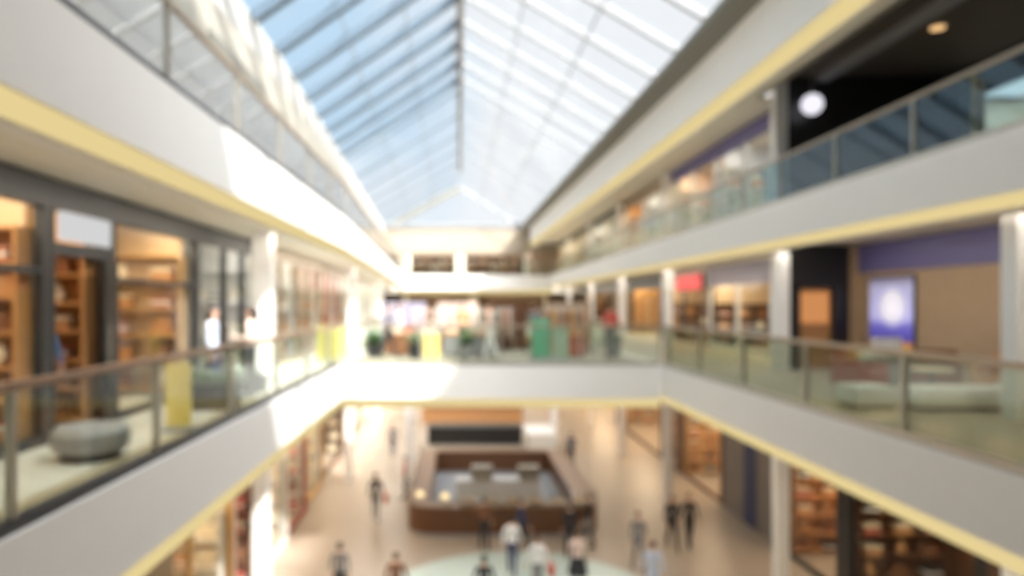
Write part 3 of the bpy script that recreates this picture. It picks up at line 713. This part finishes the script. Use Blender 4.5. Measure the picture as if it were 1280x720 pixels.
t = thing('round_seat', 'low dark grey oval seat on the sunlit left gallery', 'seat', (-4.05, 7.9, F1))
obj('cushion', MB().lathe([(.36, .1), (.40, .16), (.40, .3), (.34, .36)], n=28), 'grey', t); obj('base', MB().lathe([(.3, 0), (.3, .1)], n=24), 'dark', t)
def board(label, x, y, z, w, h, m, rz=0, name='sign_board'):
    t = thing(name, label, 'sign', (x, y, z), rz)
    obj('panel', B(-w/2, w/2, -.03, .03, .06, h, bev=.01), m, t); obj('foot', B(-w/2-.03, w/2+.03, -.15, .15, 0, .05), 'grey', t)
board('yellow standing board behind the near left balustrade', -3.75, 9.6, F1, .32, .88, 'yellow', .2)
board('olive standing board halfway down the left gallery', -3.85, 20.9, F1, .62, 1.05, 'olive')
board('pale yellow standing board beside the olive one', -3.78, 23.0, F1, .36, .95, 'yellow')
board('yellow standing board on the footbridge', -.85, 21.5, F1, .46, .82, 'yellow')
board('green panel standing on the footbridge', 2.45, 21.8, F1, .55, 1.25, 'green')
board('green-grey panel standing on the footbridge beside the green one', 3.05, 21.9, F1, .5, 1.0, 'leafp')
def plant(label, x, y, z, pot='dark', leaf='leaf', s=1.0, boxy=False, n=90):
    t = thing('potted_plant', label, 'plant', (x, y, z))
    if boxy: obj('planter', MB().box(-.5*s, .5*s, -.22*s, .22*s, 0, .48*s, bev=.02), pot, t)
    else: obj('pot', MB().lathe([(.16*s, 0), (.22*s, .1*s), (.26*s, .42*s), (.22*s, .42*s), (.2*s, .38*s)], n=20), pot, t)
    mb = MB(); rnd = random.Random(label)
    for i in range(n):
        a = rnd.uniform(0, 2*PI); el = rnd.uniform(.25, 1.4); L = rnd.uniform(.25, .6)*s
        bx = rnd.uniform(-.4, .4)*s if boxy else 0
        d = Vector((math.cos(a)*math.cos(el), math.sin(a)*math.cos(el), math.sin(el))); sd = Vector((-math.sin(a), math.cos(a), 0))*.035*s
        p0 = Vector((bx, 0, .4*s)); p1 = p0+d*L*.6; p2 = p0+d*L+Vector((0, 0, -.05*s))
        vs = [mb.bm.verts.new(q) for q in (p0, p1+sd, p2, p1-sd)]; mb.bm.faces.new(vs)
    obj('foliage', mb, leaf, t)
plant('pale leafy plant in a long black planter by the left balustrade', -4.0, 11.6, F1, 'black', 'leafp', .85, True, 140)
plant('second black planter with thin leaves near the white column', -4.1, 13.9, F1, 'dark', 'leafp', .7, True, 60)
plant('green bushy plant in a pot on the footbridge, left of the green panel', .15, 22.2, F1, 'grey', 'leaf', 1.0)
plant('green bushy plant in a pot on the footbridge, beside the yellow board', -1.4, 22.5, F1, 'dark', 'leafp', 1.0)
plant('green bushy plant in a pot at the right end of the footbridge', 4.95, 23.2, F1, 'grey', 'leafp', 1.0)
plant('green plant in a pot at the left end of the footbridge', -2.75, 23.0, F1, 'dark', 'leaf', 1.0)
def rack(label, x, y, z, w, cols, rz=0):
    t = thing('clothes_rack', label, 'clothes rack', (x, y, z), rz)
    for s in (-1, 1):
        obj('upright', MB().tube([(s*w/2, 0, .03), (s*w/2, 0, 1.55)], .018), 'steel', t); obj('foot', B(s*w/2-.03, s*w/2+.03, -.25, .25, 0, .03), 'steel', t)
    obj('rail', MB().tube([(-w/2, 0, 1.53), (w/2, 0, 1.53)], .016), 'steel', t)
    n = int(w/.16)
    for i in range(n):
        xx = -w/2+.12+i*(w-.24)/max(1, n-1); L = .7+.12*((i*7) % 3)
        mb = MB().poly([(xx-.03, -.2, 1.5-L), (xx-.03, .2, 1.5-L), (xx-.03, .18, 1.38), (xx-.03, .03, 1.49), (xx-.03, -.03, 1.49), (xx-.03, -.18, 1.38)], (.06, 0, 0))
        g = obj('garment', mb, cols[i % len(cols)], None, f'{ {"pink":"blush","whitec":"white","greyc":"grey","tanl":"tan","redc":"red","orange":"orange","leafp":"sage","brownl":"brown","pblue":"pale blue"}[cols[i % len(cols)]]} garment hanging on the {label}', 'garment', 'garments on the '+label, loc=(x, y, z), rz=rz)
rack('rack of blush clothes on the footbridge', -.9, 25.0, F1, 1.5, ['pink', 'greyc', 'pink', 'brownl'])
rack('rack of blush and sage clothes mid footbridge', 1.1, 25.0, F1, 1.5, ['pink', 'leafp', 'pink', 'tanl'])
rack('rack of brown clothes on the footbridge', 3.6, 25.0, F1, 1.5, ['tanl', 'brownl', 'orange', 'greyc'])

def stall(label, x, y, w, body, goods):
    t = thing('display_table', label, 'table', (x, y, F1))
    obj('body', B(-w/2, w/2, -.35, .35, .05, .68, bev=.01), body, t); obj('top', B(-w/2-.04, w/2+.04, -.39, .39, .68, .72), 'oak', t); obj('plinth', B(-w/2+.04, w/2-.04, -.31, .31, 0, .05), 'dark', t)
    n = int(w/.5)
    for i in range(n):
        k, m, a = goods[i % len(goods)]
        place_good(k, m, a, 'on the '+label, (x-w/2+(i+.5)*w/n, y, F1+.721), 0, 'goods on the '+label)
stall('brown display table at the left of the footbridge', -1.7, 24.0, 1.5, 'brownl', [('folded', 'pink', 'blush and white'), ('bag', 'redbrown', 'red-brown')])
stall('grey-green display table mid footbridge', .3, 23.6, 1.6, 'greyc', [('folded', 'tanl', 'tan and white'), ('jar', 'leafp', 'sage')])
stall('red-brown display table right of the footbridge', 3.2, 23.4, 1.6, 'redbrown', [('bag', 'tanl', 'tan'), ('box', 'pink', 'blush')])
for x, w, m, q in ((-2.0, 1.6, 'greyv', 'grey-violet'), (-.1, 1.4, 'pink', 'blush'), (1.7, 1.3, 'walnut', 'dark walnut'), (3.9, 1.5, 'tan', 'tan')):
    t = thing('display_screen', f'{q} display wall standing at the back of the footbridge', 'screen', (x, 25.6, F1))
    obj('panel', B(-w/2, w/2, -.04, .04, .1, 1.75), m, t); obj('foot', B(-w/2, -w/2+.08, -.25, .25, 0, .1), 'dark', t); obj('foot', B(w/2-.08, w/2, -.25, .25, 0, .1), 'dark', t)

# ------------------------------------------------------------------ people
def body_mesh(stride, armsw, hold=0):
    """one continuous skinned body, facing -y, 1.70 m tall"""
    V = []; R = []; Ed = []
    def v(p, r, par=None):
        V.append(p); R.append(r); i = len(V)-1
        if par is not None: Ed.append((par, i))
        return i
    pel = v((0, 0, .93), (.15, .11))
    ws = v((0, .0, 1.08), (.125, .095), pel); ch = v((0, .01, 1.27), (.15, .105), ws); sh = v((0, .015, 1.39), (.12, .085), ch)
    nk = v((0, .01, 1.47), (.052, .055), sh); hd0 = v((0, -.005, 1.54), (.068, .078), nk); hd1 = v((0, -.005, 1.61), (.074, .092), hd0); v((0, 0, 1.67), (.05, .06), hd1)
    for s in (-1, 1):
        st = stride*s
        hp = v((s*.09, 0, .88), (.092, .095), pel)
        kn = v((s*.095, -st*.5-.02, .49), (.056, .06), hp); cf = v((s*.097, -st*.7+.02, .33), (.052, .058), kn)
        an = v((s*.10, -st*1.0, .08), (.034, .038), cf); v((s*.105, -st-.07, .045), (.036, .03), an); v((s*.11, -st-.17, .032), (.034, .022), len(V)-1)
        so = v((s*.175, .015, 1.375), (.058, .058), sh); a = armsw*s
        el = v((s*.235, a*.35+.02, 1.11), (.038, .04), so)
        if hold and s == 1: wr = v((s*.19, -.20, 1.12), (.026, .024), el); dz = Vector((-.3, -1, .1)).normalized()
        else: wr = v((s*.245, a*.9-.03, .88), (.024, .027), el); dz = Vector((0, a*.8-.05, -1)).normalized()
        wrp = Vector(V[wr]); pm = v(tuple(wrp+dz*.06), (.018, .036), wr)
        for k, (o, L) in enumerate(((-.03, .068), (-.01, .078), (.01, .075), (.03, .06))):
            side = Vector((0, 1, 0)) if not hold else Vector((0, .3, 1)).normalized()
            k0 = v(tuple(wrp+dz*.095+side*o), (.010, .010), pm); k1 = v(tuple(wrp+dz*(.095+L*.5)+side*o+Vector((-s*.008, 0, 0))), (.0085, .0085), k0)
            v(tuple(wrp+dz*(.095+L)+side*o*.95+Vector((-s*.022, 0, 0))), (.0075, .0075), k1)
        side = Vector((0, -1, 0)) if not hold else Vector((0, 0, 1))
        t0 = v(tuple(wrp+dz*.035+side*.035+Vector((-s*.01, 0, 0))), (.012, .012), pm); v(tuple(wrp+dz*.085+side*.055+Vector((-s*.02, 0, 0))), (.009, .009), t0)
    me = bpy.data.meshes.new('b'); me.from_pydata(V, Ed, []); o = bpy.data.objects.new('b', me); C.objects.link(o)
    mod = o.modifiers.new('s', 'SKIN'); mod.use_smooth_shade = True; mod.branch_smoothing = .3
    for i, r in enumerate(R): me.skin_vertices[0].data[i].radius = r
    me.skin_vertices[0].data[0].use_root = True
    su = o.modifiers.new('u', 'SUBSURF'); su.levels = 2; su.render_levels = 2
    dg = bpy.context.evaluated_depsgraph_get(); res = bpy.data.meshes.new_from_object(o.evaluated_get(dg))
    bpy.data.objects.remove(o)
    for q in res.vertices:                                  # nose, chin, eye hollows
        c = q.co
        if c.z > 1.49 and c.y < -.05 and abs(c.x) < .02 and 1.545 < c.z < 1.60: c.y -= .016
        if c.z > 1.49 and c.y < -.04 and .012 < abs(c.x) < .045 and 1.595 < c.z < 1.63: c.y += .006
        if c.z > 1.5 and abs(c.x) > .062 and abs(c.y+.0) < .02 and 1.56 < c.z < 1.62: c.x *= 1.16
    for p in res.polygons: p.use_smooth = True
    return res
BODIES = [body_mesh(0.02, .02), body_mesh(.24, .22), body_mesh(-.20, -.2), body_mesh(.05, .05, 1)]
def person(label, x, y, z, pose, rz, top, bot, hair='hair', sc=1.0, skirt=False, longhair=False, bag=None, sleeves=True):
    me = BODIES[pose].copy(); me.materials.clear()
    for m in ('skin', top, bot, 'blackc'): me.materials.append(M[m])
    for p in me.polygons:
        c = p.center; i = 0
        r = abs(c.x)
        if c.z < .10 and r < .2 and True: i = 3
        elif c.z < .97 and r < .205: i = 2
        elif c.z < 1.445 and (r < .2 or c.z > (.93 if sleeves else 1.2)): i = 1
        p.material_index = i
    o = bpy.data.objects.new('person', me); C.objects.link(o); o.location = (x, y, z); o.rotation_euler.z = rz; o.scale = (sc, sc, sc)
    tag(o, label, 'person')
    hb = MB(); pr = [(.004, .085)] + [(.088*math.sin(a), .088*math.cos(a)) for a in (.3, .6, .9, 1.2, 1.5)]
    hb.lathe([(r, zz) for r, zz in pr[::-1]], (0, .018, 1.615), 20)
    if longhair: hb.lathe([(.05, -.24), (.085, -.12), (.085, .0), (.06, .04)], (0, .05, 1.6), 16)
    if not longhair: hb.lathe([(.03, -.085), (.066, -.05), (.078, 0), (.07, .05)], (0, .028, 1.6), 16)
    obj('hair', hb, hair, o)
    eb = MB()
    for s in (-1, 1): eb.lathe([(.002, -.008), (.008, 0), (.002, .008)], (s*.028, -.092, 1.61), 8)
    obj('eyes', eb, 'black', o)
    if skirt: obj('skirt', MB().lathe([(.27, .55), (.21, .8), (.165, .99)], n=20), bot, o)
    if bag:
        t = thing('shoulder_bag', f'bag carried by the {label}'[:90], 'bag', (x, y, z), rz)
        t['label'] = bag[1]
        obj('body', B(-.42, -.30, -.16, .16, .62, .92, bev=.02), bag[0], t)
        obj('strap', MB().tube([(-.34, -.12, .9), (-.27, -.05, 1.2), (-.22, 0, 1.44), (-.27, .05, 1.2), (-.34, .12, .9)], .01, 6), bag[0], t)
    return o
person('person in a dark top with a red bag on the floor left of the kiosk', -2.97, 25.4, 0, 1, PI, 'blackc', 'greyc', bag=('redc', 'red shoulder bag on the person left of the kiosk'))
person('person in black at the bottom edge, leftmost on the ground floor', -3.0, 18.0, 0, 2, PI, 'greyc', 'blackc')
person('person in brown at the bottom edge, left of the round inlay', -1.54, 17.3, 0, 1, PI, 'brownl', 'greyc', 'hairb')
person('person in black at the bottom edge on the round inlay', .57, 17.1, 0, 0, PI, 'blackc', 'blackc')
person('person in a pale top and navy trousers in front of the kiosk', 1.46, 20.2, 0, 1, PI-.2, 'whitec', 'navy')
person('person in white with a red bag on the round inlay', 2.0, 18.6, 0, 2, PI+.2, 'whitec', 'greyc', 'hairb', bag=('redc', 'red shoulder bag on the person on the round inlay'))
person('person in black at the right end of the kiosk front', 3.3, 21.6, 0, 0, PI, 'blackc', 'blackc')
person('person in a pink-beige top and dark skirt on the round inlay', 3.1, 19.0, 0, 3, PI, 'pink', 'blackc', 'hairb', skirt=True)
person('person in grey walking right of the kiosk', 5.1, 20.6, 0, 1, 0, 'greyc', 'greyc', 'hairb')
person('person in pale blue at the bottom edge, right of the inlay', 4.85, 18.1, 0, 2, PI, 'pblue', 'pblue', 'hairb')
person('person in black, left one of a pair near the taupe shutter', 6.6, 22.4, 0, 1, 0, 'blackc', 'blackc')
person('person in black, right one of a pair near the taupe shutter', 7.2, 22.6, 0, 2, .1, 'blackc', 'blackc')
person('person in a dark red top standing at the kiosk front', .75, 22.3, 0, 3, PI, 'brownl', 'blackc')
person('person in dark clothes at the left side of the kiosk', -2.15, 28.2, 0, 0, -PI/2, 'redbrown', 'blackc')
person('person in dark clothes at the far right corner of the kiosk', 5.15, 33.5, 0, 1, PI, 'navy', 'blackc')
person('person in grey far down the left aisle of the ground floor', -3.35, 36, 0, 1, 0, 'greyc', 'navy')
person('person in red far behind the kiosk on the right', 5.6, 43, 0, 2, PI, 'redc', 'blackc')
person('person in a white and blue top behind the left balustrade', -4.25, 12.4, F1, 0, PI/2, 'pblue', 'navy', sc=.97, longhair=True)
person('person with dark hair in a blush top behind the left balustrade', -3.72, 12.8, F1, 3, -PI/2, 'pink', 'blackc', sc=.98, longhair=True)
person('person in blue standing in the open shop doorway, left gallery', -5.5, 9.35, F1, 1, 0, 'blue', 'lgrey', sc=.98)
person('person in dark clothes crossing the left end of the footbridge', -2.2, 22.2, F1, 1, PI/2, 'greyc', 'blackc')
person('person in a red-orange top at the right end of the footbridge', 4.6, 22.0, F1, 0, PI, 'redc', 'greyc', 'hairb')
person('person in blush clothes in the middle of the footbridge', .9, 21.4, F1, 2, -PI/2, 'pink', 'whitec', 'hairb')

person('person in a tan coat behind the display tables on the footbridge', .1, 24.4, F1, 0, .3, 'tanl', 'blackc', 'hairb')
person('person in a grey top browsing at the back of the footbridge', 2.6, 24.8, F1, 3, PI, 'greyc', 'navy')
person('person in a white top at the left rear of the footbridge', -2.1, 25.0, F1, 1, PI/2, 'whitec', 'pink', 'hairb', longhair=True)
person('person in black near the bottom middle, beside the kiosk front', 1.9, 22.1, 0, 1, PI/2, 'navy', 'blackc')
person('person in dark clothes in front of the kiosk, next to the walnut corner', 4.0, 22.6, 0, 2, -PI/2, 'blackc', 'greyc')

# ------------------------------------------------------------------ downlights under the footbridge, added out of sight to light the interior
def fill_downlights(xs, ys, z, lab, grp):
    base = None
    for x in xs:
        for y in ys:
            xx = x+(lx(y) if x < 0 else 0)
            if base is None:
                base = thing('downlight', lab, 'ceiling light', (xx, y, z), 0, grp)
                obj('ring', MB().lathe([(.13, -.02), (.13, 0)], n=16), 'steel', base); obj('lens', MB().lathe([(.10, -.035), (.10, -.02)], n=16), 'dl', base)
            else: dup(base, (xx, y, z))
fill_downlights((-1.5, 1.1, 3.7), (21.5, 24.5), F1-1.121, 'small round downlight, added as unseen fill, under the footbridge', 'downlights under the footbridge')

# ------------------------------------------------------------------ sun, sky
sun = bpy.data.lights.new('sun', 'SUN'); sun.energy = 8.5; sun.angle = math.radians(2.5); sun.color = (1.0, .96, .90)
so = bpy.data.objects.new('sun', sun); C.objects.link(so)
dv = Vector((-1.12, 1.35, -1.56)).normalized()
so.rotation_euler = dv.to_track_quat('-Z', 'Y').to_euler()
w = bpy.data.worlds.new('world'); bpy.context.scene.world = w; w.use_nodes = True; nt = w.node_tree
bg = nt.nodes['Background']; tc = nt.nodes.new('ShaderNodeTexCoord'); sp = nt.nodes.new('ShaderNodeSeparateXYZ'); nt.links.new(tc.outputs['Generated'], sp.inputs[0])
nz = nt.nodes.new('ShaderNodeTexNoise'); nz.inputs['Scale'].default_value = 2.5; nz.inputs['Detail'].default_value = 5; nt.links.new(tc.outputs['Generated'], nz.inputs['Vector'])
ad = nt.nodes.new('ShaderNodeMath'); ad.operation = 'MULTIPLY_ADD'; ad.inputs[1].default_value = .5; nt.links.new(nz.outputs['Fac'], ad.inputs[0]); nt.links.new(sp.outputs['X'], ad.inputs[2])
mr = nt.nodes.new('ShaderNodeMapRange'); mr.inputs[1].default_value = .10; mr.inputs[2].default_value = .26; nt.links.new(ad.outputs[0], mr.inputs[0])
hz = nt.nodes.new('ShaderNodeMapRange'); hz.interpolation_type = 'SMOOTHSTEP'; hz.inputs[1].default_value = .13; hz.inputs[2].default_value = .27; hz.inputs[3].default_value = .75; hz.inputs[4].default_value = 0; nt.links.new(sp.outputs['Z'], hz.inputs[0])
hm_ = nt.nodes.new('ShaderNodeMath'); hm_.operation = 'MAXIMUM'; nt.links.new(mr.outputs[0], hm_.inputs[0]); nt.links.new(hz.outputs[0], hm_.inputs[1])
mx = nt.nodes.new('ShaderNodeMixRGB'); mx.inputs[1].default_value = (.47, .64, .79, 1); mx.inputs[2].default_value = (.76, .78, .80, 1)
nt.links.new(hm_.outputs[0], mx.inputs[0])
# broad bright haze around the sun
dt = nt.nodes.new('ShaderNodeVectorMath'); dt.operation = 'DOT_PRODUCT'; dt.inputs[1].default_value = tuple(-dv); nt.links.new(tc.outputs['Generated'], dt.inputs[0])
cl = nt.nodes.new('ShaderNodeMath'); cl.operation = 'MAXIMUM'; cl.inputs[1].default_value = 0; nt.links.new(dt.outputs['Value'], cl.inputs[0])
pw = nt.nodes.new('ShaderNodeMath'); pw.operation = 'POWER'; pw.inputs[1].default_value = 4; nt.links.new(cl.outputs[0], pw.inputs[0])
sc_ = nt.nodes.new('ShaderNodeVectorMath'); sc_.operation = 'SCALE'; sc_.inputs[0].default_value = (.97, .98, 1.0); nt.links.new(pw.outputs[0], sc_.inputs['Scale'])
s2_ = nt.nodes.new('ShaderNodeVectorMath'); s2_.operation = 'SCALE'; s2_.inputs['Scale'].default_value = 10.0; nt.links.new(sc_.outputs[0], s2_.inputs[0])
av = nt.nodes.new('ShaderNodeVectorMath'); av.operation = 'ADD'; nt.links.new(s2_.outputs[0], av.inputs[0]); nt.links.new(mx.outputs[0], av.inputs[1])
nt.links.new(av.outputs[0], bg.inputs[0]); bg.inputs[1].default_value = 1.0

# ------------------------------------------------------------------ camera
cd = bpy.data.cameras.new('camera'); co = bpy.data.objects.new('camera', cd); C.objects.link(co)
co.location = (0, 0, E); co.rotation_euler = (PI/2, 0, 0)
cd.sensor_width = 36; cd.lens = 900/1280*36; cd.shift_x = (640-575)/1280; cd.shift_y = (380-360)/1280
cd.clip_start = .05; cd.clip_end = 500
if DOF:
    cd.dof.use_dof = True; cd.dof.focus_distance = .5; cd.dof.aperture_fstop = 3.6
sc = bpy.context.scene; sc.camera = co
sc.view_settings.view_transform = 'Standard'; sc.view_settings.look = 'None'; sc.view_settings.gamma = 1
sc.view_settings.use_curve_mapping = False; sc.view_settings.exposure = 0.32
sc.cycles.max_bounces = 10; sc.cycles.diffuse_bounces = 5; sc.cycles.glossy_bounces = 3; sc.cycles.transparent_max_bounces = 24
sc.cycles.use_denoising = True; sc.cycles.sample_clamp_indirect = 8
sc.cycles.caustics_reflective = False; sc.cycles.caustics_refractive = False
